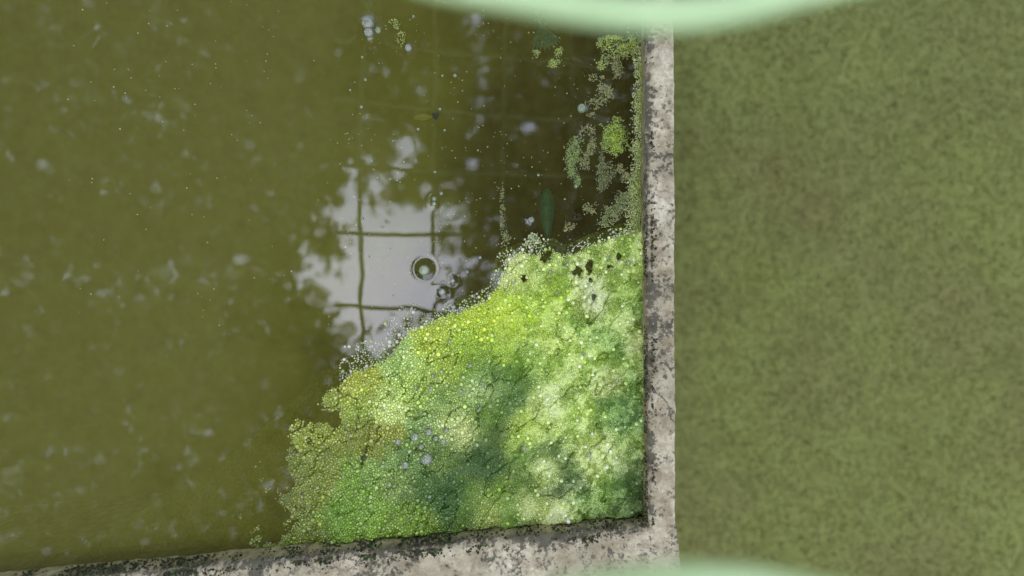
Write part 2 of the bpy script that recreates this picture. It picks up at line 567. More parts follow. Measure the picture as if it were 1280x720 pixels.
def wall(name, a_in, b_in, thick, n_len, seed):
    """A wall from a_in to b_in (inner line), solid to the left of that direction by -thick."""
    a = Vector((a_in[0], a_in[1], 0)); b = Vector((b_in[0], b_in[1], 0))
    t = (b - a); L = t.length; t.normalize()
    nrm = Vector((-t.y, t.x, 0))                          # outward
    prof = [(0, GZ - 0.02), (0, -0.12), (0, -0.04)]
    for z in np.linspace(-0.02, RIM - 0.005, 12): prof.append((0, z))
    for q in np.linspace(0, math.pi / 2, 7)[1:]:
        prof.append((0.004 * (1 - math.cos(q)), RIM - 0.004 + 0.004 * math.sin(q)))
    for u in np.linspace(0.004, thick - 0.003, 22)[1:]: prof.append((u, RIM))
    for q in np.linspace(0, math.pi / 2, 5)[1:]:
        prof.append((thick - 0.003 + 0.003 * math.sin(q), RIM - 0.003 + 0.003 * math.cos(q)))
    prof.append((thick, -0.05)); prof.append((thick, GZ - 0.02))
    prof = np.array(prof)
    s = np.linspace(0, L, n_len)
    U, SS = np.meshgrid(prof[:, 0], s); Zp, _ = np.meshgrid(prof[:, 1], s)
    idx = np.arange(len(prof))[None] + np.zeros_like(SS)
    arc = np.concatenate([[0], np.cumsum(np.hypot(np.diff(prof[:, 0]), np.diff(prof[:, 1])))])
    A = arc[idx.astype(int)]
    w1 = fbm(SS * 60, A * 60, seed) - 0.5; w2 = fbm(SS * 260, A * 260, seed + 9, 3) - 0.5; w3 = fbm(SS * 9, A * 3, seed + 5) - 0.5
    amp = (Zp > -0.03).astype(float)
    disp = amp * (w1 * 0.0026 + w2 * 0.0016)
    ontop = np.clip((Zp - (RIM - 0.003)) / 0.003, 0, 1)
    Uo = U - disp * (1 - ontop) + w3 * 0.004 * amp * np.where(U < thick * 0.5, 1, 0.3)
    Zo = Zp + disp * ontop - 0.002 * ontop * np.clip(fbm(SS * 30, A * 30, seed + 3) - 0.55, 0, 1) * 6
    Px = a.x + t.x * SS + nrm.x * Uo; Py = a.y + t.y * SS + nrm.y * Uo
    V = np.stack([Px, Py, Zo - GZ], 2).reshape(-1, 3)
    wob = fbm(SS * 28, A * 28, seed + 21)
    damp = np.clip(1.1 - U / (0.0065 if thick < 0.04 else 0.006) + (wob - 0.5) * 1.2, 0, 1) * np.clip((Zp + 0.05) / 0.05, 0, 1)
    if name == 'front_wall': damp = damp * np.clip((SS - thick_side + 0.002) / 0.006, 0.25, 1)
    slime = np.clip((RIM - 0.004 - Zp) / 0.008 + (wob - 0.5) * 1.5, 0, 1) * (U < 0.003)
    return mesh_obj(name, V, grid_faces(len(prof), n_len)[:, ::-1].copy(), M['concrete'], tank,
                    attrs={'damp': damp.ravel(), 'slime': slime.ravel()})

c_in = P(803.5, 641)            # inner corner of side and front walls at the waterline
dirf = (P(438, 673) - c_in).normalized()
top_in = P(801.5, -80)
thick_side = P(845, 300, RIM).x - c_in.x
far_left = c_in + dirf * 0.95
ds = (top_in - c_in).normalized()
back_r = c_in + ds * 0.95
back_l = far_left + Vector((0, 1, 0)) * 1.02
wall('side_wall', (back_r.x, back_r.y), (c_in.x - ds.x * 0.009, c_in.y - ds.y * 0.009), thick_side, 520, 11).rotation_euler = (0, 0, 0)
# the front wall runs on under the outer face of the side wall
fr_start = c_in - dirf * (thick_side + 0.0005)
wall('front_wall', (fr_start.x, fr_start.y - 0.0012), (far_left.x, far_left.y - 0.0012), 0.075, 700, 57)
tag(bpy.data.objects['side_wall'], 'thin side wall with grey flecked top and slimy brown inner face')
wall('back_wall', (back_l.x, back_l.y), (back_r.x, back_r.y), 0.05, 60, 83)
wall('left_wall', (far_left.x, far_left.y), (back_l.x, back_l.y), 0.05, 60, 91)
# silt covered floor of the tank
nx, ny = 120, 100
xs = np.linspace(far_left.x - 0.005, c_in.x + 0.01, nx); ys = np.linspace(far_left.y - 0.01, back_l.y + 0.005, ny)
X, Y = np.meshgrid(xs, ys)
Z = -0.14 + 0.03 * (fbm(X * 8, Y * 8, 5) - 0.5) - GZ
mesh_obj('tank_floor', np.stack([X, Y, Z], 2).reshape(-1, 3), grid_faces(nx, ny), M['silt'], tank)

# ------------------------------------------------------------------ surface bubbles (positions first: the water rises round them)
# x, y, radius (photo px), material, label
BUB = [
    (461, 31, 7.5, 'clear', 'large clear twin-topped bubble near the far left, upper of the touching three'),
    (462, 42, 6.0, 'clear', 'clear bubble just below the largest one in the upper left trio'),
    (473, 39, 4.0, 'pale', 'small greenish bubble at the right of the upper left trio'),
    (511, 61, 4.5, 'clear', 'lone small clear bubble on olive water right of the upper left trio'),
    (531, 338, 7.0, 'pale', 'amber bubble ringed by ripples at the edge of the bright sky reflection'),
    (553, 365, 4.5, 'clear', 'dark rimmed bubble touching the foam below the ringed amber bubble'),
    (727, 136, 5.6, 'pale', 'pale green round bubble on brown water left of the brightest algae clump'),
    (543, 249, 3.0, 'pale', 'upper one of two tiny stacked bubbles in mid water'),
    (543, 255, 3.0, 'pale', 'lower one of two tiny stacked bubbles in mid water'),
    (552, 242, 2.3, 'clear', 'tiny clear bubble beside the stacked pair in mid water'),
    (664, 275, 4.0, 'clear', 'white glinting bubble left of the submerged teal fish'),
    (566, 351, 3.2, 'clear', 'small bubble against the foam right of the ringed amber bubble'),
    (720, 233, 2.6, 'pale', 'tiny pale bubble at the tail of the long ragged algae patch'),
    (567, 384, 3.2, 'clear', 'small clear bubble in the grey froth near the sky reflection'),
    (478, 283, 2.0, 'clear', 'tiny bubble on the bright sky reflection beside the mesh line'),
    (565, 347, 2.0, 'clear', None), (600, 322, 2.4, 'clear', None), (584, 340, 2.2, 'clear', None),
    (453, 273, 1.8, 'clear', None), (556, 163, 1.6, 'pale', None), (569, 95, 2.2, 'pale', None), (457, 100, 1.9, 'pale', None),
    (553, 95, 1.5, 'pale', None), (523, 162, 1.8, 'pale', None), (673, 219, 1.8, 'pale', None), (550, 137, 1.7, 'pale', None),
    (465, 201, 1.8, 'pale', None), (520, 201, 1.7, 'pale', None), (488, 224, 1.7, 'pale', None), (452, 134, 2.0, 'clear', None),
    (488, 252, 1.6, 'pale', None), (544, 215, 1.8, 'pale', None), (706, 249, 1.4, 'pale', None), (453, 72, 1.6, 'pale', None),
    (438, 113, 1.5, 'pale', None), (517, 21, 1.6, 'pale', None),
]

# ------------------------------------------------------------------ outline of the algae mat (photo px)
EDGE = np.array([(-60, 800), (40, 735), (120, 690), (220, 630), (310, 570), (370, 515), (405, 480), (440, 466), (478, 456), (498, 436), (512, 416),
                 (540, 405), (572, 392), (602, 379), (622, 365), (630, 345), (634, 325), (652, 318), (672, 322), (688, 312),
                 (706, 322), (724, 316), (742, 307), (758, 302), (778, 294), (800, 286), (815, 270), (830, 500), (830, 660),
                 (700, 670), (440, 690), (200, 740), (0, 800)], float)

def signed_dist(px, py):
    """>0 inside the mat, in photograph pixels."""
    px = np.asarray(px, float); py = np.asarray(py, float)
    d = np.full(px.shape, 1e9); ins = np.zeros(px.shape, bool)
    n = len(EDGE)
    for i in range(n):
        x1, y1 = EDGE[i]; x2, y2 = EDGE[(i + 1) % n]
        ex, ey = x2 - x1, y2 - y1
        t = np.clip(((px - x1) * ex + (py - y1) * ey) / (ex * ex + ey * ey), 0, 1)
        d = np.minimum(d, np.hypot(px - x1 - t * ex, py - y1 - t * ey))
        c = ((y1 > py) != (y2 > py)) & (px < (x2 - x1) * (py - y1) / (y2 - y1 + 1e-12) + x1)
        ins ^= c
    return np.where(ins, d, -d)

HOLES = [(456, 569, 2.6, 11, 0.3), (722, 338, 6, 7, 0.4), (737, 333, 4.5, 9, 0.1), (718, 341, 5, 4, 0), (773, 320, 3.5, 4, 0),
         (682, 322, 5, 8, 0.6), (655, 348, 4, 4, 0), (445, 446, 5, 8, 0), (762, 333, 4, 2.5, 0), (742, 372, 3, 5, 0), (738, 350, 3, 3, 0)]
def hole_field(px, py):
    h = np.zeros(np.shape(px))
    for (x, y, rx, ry, a) in HOLES:
        dx, dy = px - x, py - y
        u = dx * math.cos(a) + dy * math.sin(a); v = -dx * math.sin(a) + dy * math.cos(a)
        wob = 0.25 + 1.3 * fbm(px * 0.33, py * 0.33, 77, 4)
        h = np.maximum(h, np.clip(1.5 - np.sqrt((u / rx) ** 2 + (v / ry) ** 2) / wob * 1.0, 0, 1))
    return h

# ------------------------------------------------------------------ water sheet
nx, ny = 640, 400
x_l, x_r = far_left.x + 0.003, c_in.x + 0.004
xs = np.linspace(max(x_l, -0.60), x_r, nx); xs = np.concatenate([np.linspace(x_l, xs[0], 10)[:-1], xs])
ys = np.linspace(-0.30, 0.30, ny); ys = np.concatenate([ys, np.linspace(0.30, back_l.y, 12)[1:]])
nx, ny = len(xs), len(ys)
X, Y = np.meshgrid(xs, ys)
Z = 0.00035 * (fbm(X * 11, Y * 11, 31, 3) - 0.5) + 0.00005 * (fbm(X * 60, Y * 60, 37, 2) - 0.5)
for (bx_, by_, r_, _, _) in BUB:
    if r_ < 2.5: continue
    c = P(bx_, by_); rr = np.hypot(X - c.x, Y - c.y); R = r_ * S
    Z = Z + 0.22 * R * np.exp(-np.clip(rr - R * 0.9, 0, 9) / (R * 0.75))
c = P(531, 336); rr = np.hypot(X - c.x, Y - c.y)
Z = Z - 0.0004 * np.exp(-((rr - 0.0100) / 0.0018) ** 2)      # shallow dip ringing the amber bubble
# cut the sheet to the tank outline
inside = Y > (c_in.y + (X - c_in.x) * (dirf.y / dirf.x) - 0.004)
V = np.stack([X, Y, Z], 2).reshape(-1, 3); Fc = grid_faces(nx, ny)
Fc = Fc[inside.ravel()[Fc].all(1)]
tag(mesh_obj('water', V, Fc, M['water']), 'murky olive brown water reflecting sky, leaves and the mesh', 'water', kind='structure')

# ------------------------------------------------------------------ algae colours (photo px -> algae colour there, its shading painted in)
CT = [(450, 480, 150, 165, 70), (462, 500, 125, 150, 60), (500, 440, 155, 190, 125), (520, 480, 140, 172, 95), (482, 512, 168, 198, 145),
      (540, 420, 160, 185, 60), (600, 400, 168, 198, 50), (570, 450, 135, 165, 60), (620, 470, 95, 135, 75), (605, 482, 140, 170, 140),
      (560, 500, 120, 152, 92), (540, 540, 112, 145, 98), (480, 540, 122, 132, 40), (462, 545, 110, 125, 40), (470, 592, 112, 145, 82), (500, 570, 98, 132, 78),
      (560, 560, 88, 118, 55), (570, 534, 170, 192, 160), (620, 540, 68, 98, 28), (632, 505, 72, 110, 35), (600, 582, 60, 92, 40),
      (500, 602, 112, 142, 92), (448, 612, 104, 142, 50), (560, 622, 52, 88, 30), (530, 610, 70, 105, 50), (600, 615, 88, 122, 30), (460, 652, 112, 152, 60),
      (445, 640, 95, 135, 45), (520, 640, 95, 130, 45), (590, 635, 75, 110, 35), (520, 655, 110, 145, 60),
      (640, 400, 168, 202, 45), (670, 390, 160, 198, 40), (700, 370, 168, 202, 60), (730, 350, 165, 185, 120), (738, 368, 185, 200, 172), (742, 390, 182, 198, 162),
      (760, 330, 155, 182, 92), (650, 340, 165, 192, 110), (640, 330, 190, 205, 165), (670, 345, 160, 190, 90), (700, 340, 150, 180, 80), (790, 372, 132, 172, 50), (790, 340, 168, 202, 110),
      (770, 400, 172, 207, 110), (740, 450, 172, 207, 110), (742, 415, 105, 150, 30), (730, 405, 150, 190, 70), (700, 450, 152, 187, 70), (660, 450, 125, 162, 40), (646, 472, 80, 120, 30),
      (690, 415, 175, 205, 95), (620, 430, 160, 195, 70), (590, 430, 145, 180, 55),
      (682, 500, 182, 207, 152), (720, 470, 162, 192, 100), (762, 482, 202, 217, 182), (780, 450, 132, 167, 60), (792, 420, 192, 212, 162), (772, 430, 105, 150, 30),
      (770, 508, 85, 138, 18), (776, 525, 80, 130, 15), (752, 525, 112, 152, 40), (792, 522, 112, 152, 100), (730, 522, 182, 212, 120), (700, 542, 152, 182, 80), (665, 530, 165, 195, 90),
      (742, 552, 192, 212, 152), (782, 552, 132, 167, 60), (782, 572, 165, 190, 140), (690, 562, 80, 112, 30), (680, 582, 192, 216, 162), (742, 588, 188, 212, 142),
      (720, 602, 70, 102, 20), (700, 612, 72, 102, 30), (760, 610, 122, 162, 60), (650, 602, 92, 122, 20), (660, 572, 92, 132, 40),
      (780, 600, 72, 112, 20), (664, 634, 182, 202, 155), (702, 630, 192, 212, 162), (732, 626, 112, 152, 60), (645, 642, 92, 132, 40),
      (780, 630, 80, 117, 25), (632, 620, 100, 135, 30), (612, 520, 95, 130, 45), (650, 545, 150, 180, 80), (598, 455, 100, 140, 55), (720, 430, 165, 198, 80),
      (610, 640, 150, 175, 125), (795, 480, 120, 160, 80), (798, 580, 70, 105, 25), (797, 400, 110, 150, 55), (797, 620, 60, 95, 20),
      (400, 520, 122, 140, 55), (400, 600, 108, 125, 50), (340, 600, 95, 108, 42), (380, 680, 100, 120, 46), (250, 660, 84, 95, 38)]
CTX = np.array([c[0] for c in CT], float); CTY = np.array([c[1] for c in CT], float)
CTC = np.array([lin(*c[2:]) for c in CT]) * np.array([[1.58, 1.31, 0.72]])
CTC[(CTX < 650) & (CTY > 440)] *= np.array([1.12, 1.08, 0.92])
def tone_at(px, py, warp=10.0, sig=11.0):
    px = np.asarray(px, float).ravel(); py = np.asarray(py, float).ravel()
    wx = px + warp * 2 * (fbm(px * 0.06, py * 0.06, 101) - 0.5) + 9 * (fbm(px * 0.17, py * 0.17, 107, 4) - 0.5)
    wy = py + warp * 2 * (fbm(px * 0.06, py * 0.06, 103) - 0.5) + 9 * (fbm(px * 0.17, py * 0.17, 109, 4) - 0.5)
    out = np.zeros((len(px), 3)); tot = np.zeros(len(px))
    for x, y, c in zip(CTX, CTY, CTC):
        d2 = (wx - x) ** 2 + (wy - y) ** 2
        w = np.exp(-d2 / (2 * sig * sig)) + 1e-4 / (1 + d2 / 400.0) ** 2
        out += w[:, None] * c; tot += w
    out = out / tot[:, None]
    # ragged network of pale froth and deep green algae
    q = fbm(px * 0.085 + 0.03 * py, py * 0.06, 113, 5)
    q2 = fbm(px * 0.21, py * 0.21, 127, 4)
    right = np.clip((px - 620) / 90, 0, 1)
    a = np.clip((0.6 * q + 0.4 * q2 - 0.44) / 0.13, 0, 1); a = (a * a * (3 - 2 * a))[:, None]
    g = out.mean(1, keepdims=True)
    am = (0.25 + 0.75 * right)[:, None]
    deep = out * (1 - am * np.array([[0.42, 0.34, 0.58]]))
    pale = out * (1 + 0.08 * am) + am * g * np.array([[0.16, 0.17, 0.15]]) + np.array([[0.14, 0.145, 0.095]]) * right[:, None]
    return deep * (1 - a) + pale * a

def mat_height(px, py):
    """Top of the mat in metres."""
    sd = signed_dist(px, py) + 9 * (fbm(px * 0.11, py * 0.11, 61) - 0.5) + 7 * (fbm(px * 0.4, py * 0.4, 67, 3) - 0.5)
    e = np.clip(sd / 14.0, -1, 1)
    rise = np.where(e > 0, e ** 0.6, e)
    lum = 0.009 * (fbm(px * 0.028, py * 0.028, 51) - 0.40) + 0.0065 * (fbm(px * 0.09, py * 0.09, 53) - 0.5) + 0.0018 * (fbm(px * 0.32, py * 0.32, 55, 3) - 0.5)
    h = 0.0032 * rise + lum * np.clip(e, 0, 1)
    rd = np.abs(fbm(px * 0.045 + 0.02 * py, py * 0.035, 58, 3) - 0.5)
    h = h - 0.0030 * np.exp(-(rd / 0.022) ** 2) * np.clip(e, 0, 1)
    # folds running down through the mat
    fold = np.abs(px - (648 - (py - 400) * 0.17 + 10 * np.sin(py * 0.045)))
    h = h - 0.0035 * np.exp(-(fold / 7.0) ** 2) * np.clip((py - 420) / 40, 0, 1) * np.clip((600 - py) / 40, 0, 1)
    fold2 = np.abs(py - (603 + 8 * np.sin(px * 0.05) - (px - 600) * 0.05))
    h = h - 0.003 * np.exp(-(fold2 / 9.0) ** 2) * np.clip((px - 500) / 60, 0, 1)
    h = np.where(e > 0.15, np.maximum(h, 0.0009), h)
    # rafts sag below the surface further left
    h = h - 0.014 * np.clip((420 - px - 0.45 * (py - 560) + 110 * (fbm(px * 0.022, py * 0.022, 71) - 0.5)) / 170, 0, 1) * np.clip((470 - px) / 30, 0, 1)
    h = h - 0.007 * hole_field(px, py)
    return h

gx = np.arange(20, 812, 1.5); gy = np.arange(270, 716, 1.5)
X, Y = np.meshgrid(gx, gy)
hz = mat_height(X, Y)
sd0 = signed_dist(X, Y)
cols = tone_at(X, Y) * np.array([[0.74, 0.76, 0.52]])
keepv = (sd0 > -16)
V = np.stack([(X - PX) * S, (PY - Y) * S, hz], 2)
okw = (V[..., 0] < c_in.x + 0.002) & (V[..., 1] > c_in.y + (V[..., 0] - c_in.x) * (dirf.y / dirf.x) - 0.001)
Fc = grid_faces(len(gx), len(gy))
Fc = Fc[(keepv & okw).ravel()[Fc].all(1)]
used = np.unique(Fc); remap = np.full(V.shape[0] * V.shape[1], -1); remap[used] = np.arange(len(used))
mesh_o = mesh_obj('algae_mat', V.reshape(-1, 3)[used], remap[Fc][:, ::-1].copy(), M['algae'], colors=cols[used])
tag(mesh_o, 'thick lumpy mat of yellow green filament algae filling the near corner of the tank', 'algae', kind='stuff')

# ------------------------------------------------------------------ froth: fine bubbles all over the mat
def froth_keep(xs, ys):
    sd = signed_dist(xs, ys)
    h = mat_height(xs, ys)
    gxx = (xs - PX) * S; gyy = (PY - ys) * S
    wallok = (gxx < c_in.x - 0.0004) & (gyy > c_in.y + (gxx - c_in.x) * (dirf.y / dirf.x) + 0.0004)
    dens = 0.55 + 0.45 * (fbm(xs * 0.05, ys * 0.05, 201) > 0.42) 
    return (h > -0.0006) & wallok & (sd > -12) & (RNG.random(len(xs)) < dens)
def froth_radius(xs, ys):
    # coarser bubbles left of the fold, finer froth towards the side wall
    coarse = np.clip((660 - xs) / 120, 0, 1)
    u = RNG.random(len(xs))
    r = 0.48 + 0.40 * u ** 2 + (0.06 + 0.60 * u ** 6) * coarse
    big = RNG.random(len(xs)) < 0.0035
    r = np.where(big, RNG.uniform(1.6, 2.7, len(xs)), r)
    return r
pts = pack(380000, (300, 285, 806, 690), froth_radius, froth_keep, 0.97)
px, py, pr = pts.T
hz = np.maximum(mat_height(px, py), 0.0)
zc = hz - pr * S * RNG.uniform(0.05, 0.32, len(px)) + (pr > 1.5) * pr * S * 0.35
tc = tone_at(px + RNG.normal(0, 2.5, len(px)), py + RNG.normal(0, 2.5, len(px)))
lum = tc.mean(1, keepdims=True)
# most bubbles take the algae's colour; some milky, the palest painted as glints
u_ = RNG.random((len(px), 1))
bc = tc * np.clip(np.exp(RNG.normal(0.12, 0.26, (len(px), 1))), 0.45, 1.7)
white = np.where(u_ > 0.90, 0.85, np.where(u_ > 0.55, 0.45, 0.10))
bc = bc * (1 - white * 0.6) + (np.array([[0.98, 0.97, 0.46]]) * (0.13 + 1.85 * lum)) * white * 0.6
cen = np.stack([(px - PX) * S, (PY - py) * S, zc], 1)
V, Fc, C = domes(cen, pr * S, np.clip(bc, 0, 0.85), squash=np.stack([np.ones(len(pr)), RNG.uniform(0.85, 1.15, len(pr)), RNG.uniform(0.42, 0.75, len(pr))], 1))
tag(mesh_obj('froth', V, Fc, M['froth'], colors=C), 'fine froth of tiny gas bubbles covering the algae mat', 'froth', kind='stuff')

# pale clear froth drifting off the edge of the mat (over the sky reflection)
def fr2_keep(xs, ys):
    sd = signed_dist(xs, ys)
    n_ = fbm(xs * 0.10, ys * 0.10, 301)
    m1 = (sd < 3) & (sd > -34) & (xs > 425) & (xs < 520) & (n_ > 0.46)
    m2 = (sd < 4) & (sd > -13) & (xs >= 500) & (n_ > 0.50)
    lw = np.clip((xs - 405) / 25, 0, 1)
    return (m1 | m2) & (RNG.random(len(xs)) < 0.75 * lw) & ((xs - PX) * S < c_in.x - 0.001)
p2 = pack(26000, (400, 270, 800, 500), lambda a, b: RNG.uniform(0.6, 1.35, len(a)) + (RNG.random(len(a)) < 0.03) * 1.2, fr2_keep, 0.95)
qx, qy, qr = p2.T
qc = np.array([[0.62, 0.58, 0.34]]) * (0.45 + 0.75 * RNG.random((len(qx), 1)))
greenish = (RNG.random((len(qx), 1)) < 0.35)
qc = np.where(greenish, qc * np.array([[0.72, 0.95, 0.40]]), qc)
V, Fc, C = domes(np.stack([(qx - PX) * S, (PY - qy) * S, qr * S * 0.1], 1), qr * S, qc)
tag(mesh_obj('drifting_froth', V, Fc, M['froth'], colors=C), 'loose grey white froth along the open edge of the algae mat', 'froth', kind='stuff')

# algae strands: short threads tangled through the mat
n = 1500
sx = RNG.uniform(440, 800, n); sy = RNG.uniform(300, 668, n)
k = (signed_dist(sx, sy) > 4) & (mat_height(sx, sy) > 0.0005)
k &= ((PY - sy) * S > c_in.y + ((sx - PX) * S - c_in.x) * (dirf.y / dirf.x) + 0.004)
sx, sy = sx[k], sy[k]
tcs = tone_at(sx, sy)
flow = 6.28 * fbm(sx * 0.012, sy * 0.012, 401)
n = len(sx)
a = flow + RNG.normal(0, 0.5, n); L = RNG.uniform(4, 13, n); kx, ky = sx.copy(), sy.copy()
AX, AY, TA = np.zeros((n, 5)), np.zeros((n, 5)), np.zeros((n, 5))
for j in range(5):
    AX[:, j], AY[:, j], TA[:, j] = kx, ky, a
    a = a + RNG.normal(0, 0.35, n)
    kx = kx + np.cos(a) * L / 4; ky = ky + np.sin(a) * L / 4
hh = np.maximum(mat_height(AX, AY), -0.0005) + 0.0006
w = RNG.uniform(0.12, 0.26, n)[:, None]
VV = np.stack([np.stack([(AX - PX - np.sin(TA) * w * q) * S, -(AY - PY + np.cos(TA) * w * q) * S, hh + (0.00022 if q == 0 else 0)], 2) for q in (-1, 0, 1)], 2).reshape(-1, 3)
CC = np.repeat(tcs * 0.8, 15, axis=0)
fl = np.array([(j * 3 + q, j * 3 + q + 1, j * 3 + q + 4, j * 3 + q + 3) for j in range(4) for q in (0, 1)])
FF = (fl[None] + (np.arange(n) * 15)[:, None, None]).reshape(-1, 4)
tag(mesh_obj('algae_threads', np.array(VV), np.array(FF), M['grain'], colors=np.array(CC)), 'tangled green algae threads woven through the mat', 'algae', kind='stuff')

# ------------------------------------------------------------------ floating algae patches
def patch(name, label, parts, cols, seed, dens=1.0, rr=(0.45, 1.0), thr=0.45, group='algae patches floating by the side wall', cat='algae patch'):
    """parts: ellipses (x, y, rx, ry, angle) in photo px; granules pack inside a ragged outline."""
    x0 = min(p[0] - max(p[2], p[3]) * 1.5 for p in parts); x1 = max(p[0] + max(p[2], p[3]) * 1.5 for p in parts)
    y0 = min(p[1] - max(p[2], p[3]) * 1.5 for p in parts); y1 = max(p[1] + max(p[2], p[3]) * 1.5 for p in parts)
    def field(xs, ys):
        best = np.full(np.shape(xs), 9.0)
        for (x, y, rx, ry, a) in parts:
            dx, dy = xs - x, ys - y
            u = dx * math.cos(a) + dy * math.sin(a); v = -dx * math.sin(a) + dy * math.cos(a)
            best = np.minimum(best, np.sqrt((u / rx) ** 2 + (v / ry) ** 2))
        return best + 1.5 * (fbm(xs * 0.16, ys * 0.16, seed, 4) - 0.5) + 0.9 * (fbm(xs * 0.5, ys * 0.5, seed + 7, 2) - 0.5)
    def keep(xs, ys):
        f = field(xs, ys)
        core = f < 0.95
        hal = (f < 1.4) & (RNG.random(len(xs)) < 0.10)
        lace = fbm(xs * 0.22, ys * 0.22, seed + 3, 3) > thr
        return ((core & lace) | hal) & (RNG.random(len(xs)) < dens) & ((xs - PX) * S < c_in.x - 0.0005)
    area = (x1 - x0) * (y1 - y0)
    p_ = pack(int(area * 5) + 60, (x0, y0, x1, y1), lambda a, b: RNG.uniform(rr[0], rr[1], len(a)), keep, 0.72)
    if len(p_) == 0: return
    x_, y_, r_ = p_.T
    f = field(x_, y_)
    c0, c1 = np.array(lin(*cols[0])), np.array(lin(*cols[1]))
    t = np.clip(f + RNG.normal(0, 0.22, len(x_)), 0, 1)[:, None]
    cc = (c0 * (1 - t) + c1 * t) * np.array([[1.15, 1.05, 0.72]]) * RNG.uniform(0.55, 1.15, (len(x_), 1))
    hump = np.clip(1 - f, 0, 1) * 0.0022
    sq = np.stack([RNG.uniform(0.8, 1.3, len(x_)), RNG.uniform(0.8, 1.3, len(x_)), RNG.uniform(0.6, 1.0, len(x_))], 1)
    cx, cyy = float(np.mean(x_)), float(np.mean(y_))
    o0 = P(cx, cyy)
    cen = np.stack([(x_ - PX) * S - o0.x, (PY - y_) * S - o0.y, hump + RNG.uniform(-0.0002, 0.0005, len(x_))], 1)
    V, Fc, C = domes(cen, r_ * S, cc, GRAIN_V, GRAIN_F, sq)
    o = mesh_obj(name, V, Fc, M['grain'], colors=C)
    o.location = o0
    tag(o, label, cat, group)

YG = ((165, 188, 68), (155, 168, 100)); GG = ((138, 146, 80), (152, 154, 110)); PG = ((150, 175, 110), (160, 170, 130))
patch('algae_patch', 'bright green algae clump under the blurred wire beside the wall top', [(777, 61, 11, 9, 0), (756, 55, 7, 7, 0), (790, 56, 8, 10, 0), (766, 50, 14, 4, 0)], YG, 501)
patch('algae_patch', 'teardrop shaped green algae patch below the upper clump', [(753, 78, 5, 8, 0.3)], YG, 503)
patch('algae_patch', 'ragged grey green algae wisp right of the teardrop patch', [(771, 82, 5, 9, -0.4), (762, 76, 6, 3, 0.6), (771, 95, 3, 3, 0)], GG, 505)
patch('algae_patch', 'loose grainy algae patch above the pale round bubble', [(757, 115, 7, 9, 0), (742, 97, 4, 4, 0), (753, 97, 2, 2, 0)], GG, 507, thr=0.44)
patch('algae_patch', 'sparse scattered algae grains right of the pale round bubble', [(744, 128, 10, 6, 0), (738, 143, 4, 3, 0)], GG, 509, dens=0.5, thr=0.5)
patch('algae_patch', 'brightest yellow green round algae clump on the brown water', [(768, 170, 13, 16, 0), (770, 185, 9, 8, 0)], ((170, 198, 62), (150, 170, 90)), 511, thr=0.3)
patch('algae_patch', 'long ragged algae patch trailing downward left of the thin one', [(717, 192, 8, 15, 0.15), (714, 213, 3.5, 9, 0), (722, 226, 3, 6, 0)], ((140, 165, 85), (140, 155, 100)), 513, thr=0.38)
patch('algae_patch', 'thin upright algae strip between the long patch and the bright clump', [(738, 186, 4, 11, 0.3), (732, 204, 5, 6, 0.2)], GG, 515, thr=0.42)
patch('algae_patch', 'tiny algae flecks above the thin upright strip', [(735, 162, 7, 5, 0.2), (727, 165, 3, 3, 0)], GG, 517, dens=0.6, thr=0.48)
patch('algae_patch', 'dull grey green lacy algae below the bright clump', [(757, 214, 9, 8, 0), (754, 228, 7, 9, 0.5), (752, 200, 3, 7, 0)], ((120, 130, 75), (135, 140, 100)), 519, thr=0.44)
patch('algae_patch', 'small oval algae fleck nestled right of the lacy patch', [(775, 212, 3.5, 6, 0), (782, 222, 6, 4, 0)], GG, 521, thr=0.4)
patch('algae_patch', 'diagonal grey green algae tongue reaching from the wall toward the fish', [(768, 264, 17, 8, -0.75), (757, 277, 9, 4, -0.6), (778, 250, 9, 9, 0)], ((130, 145, 80), (155, 165, 120)), 523, thr=0.38)
patch('algae_patch', 'faint scatter of algae grains above the froth, left of the diagonal tongue', [(738, 261, 6, 6, 0), (711, 284, 5, 5, 0)], GG, 525, dens=0.5, thr=0.46)
patch('algae_patch', 'small pair of algae flecks below the submerged fan tail', [(698, 66, 4, 6, 0.4), (692, 79, 6, 4, -0.7)], YG, 527, thr=0.4)
patch('algae_patch', 'single tiny algae fleck left of the flecks below the fan tail', [(670, 67, 3, 3.5, 0)], YG, 529, thr=0.3)
patch('algae_patch', 'frothy whitish algae knot at the tail of the submerged teal fish', [(668, 300, 8, 6, 0)], ((165, 180, 120), (190, 200, 160)), 531, rr=(0.8, 2.0), thr=0.3)
patch('algae_patch', 'faint vertical line of algae grains on olive water left of the teal fish', [(628, 270, 2.2, 30, 0), (632, 298, 4, 9, 0)], GG, 533, dens=0.35, thr=0.5)
patch('algae_patch', 'tiny algae crumbs near the top edge of the olive water', [(502, 48, 4, 7, 0), (498, 33, 4, 3, 0), (492, 27, 5, 2, 0)], ((150, 165, 80), (160, 170, 90)), 535, dens=0.5, thr=0.5)
patch('algae_strip', 'narrow pale algae and froth strip clinging along the side wall', [(801, 90, 6, 30, 0), (801, 140, 7, 40, 0), (799, 195, 8, 30, 0), (797, 235, 9, 35, 0), (795, 275, 9, 30, 0)],
      ((165, 185, 95), (190, 200, 150)), 537, rr=(0.55, 1.2), thr=0.18, group=None, cat='algae')

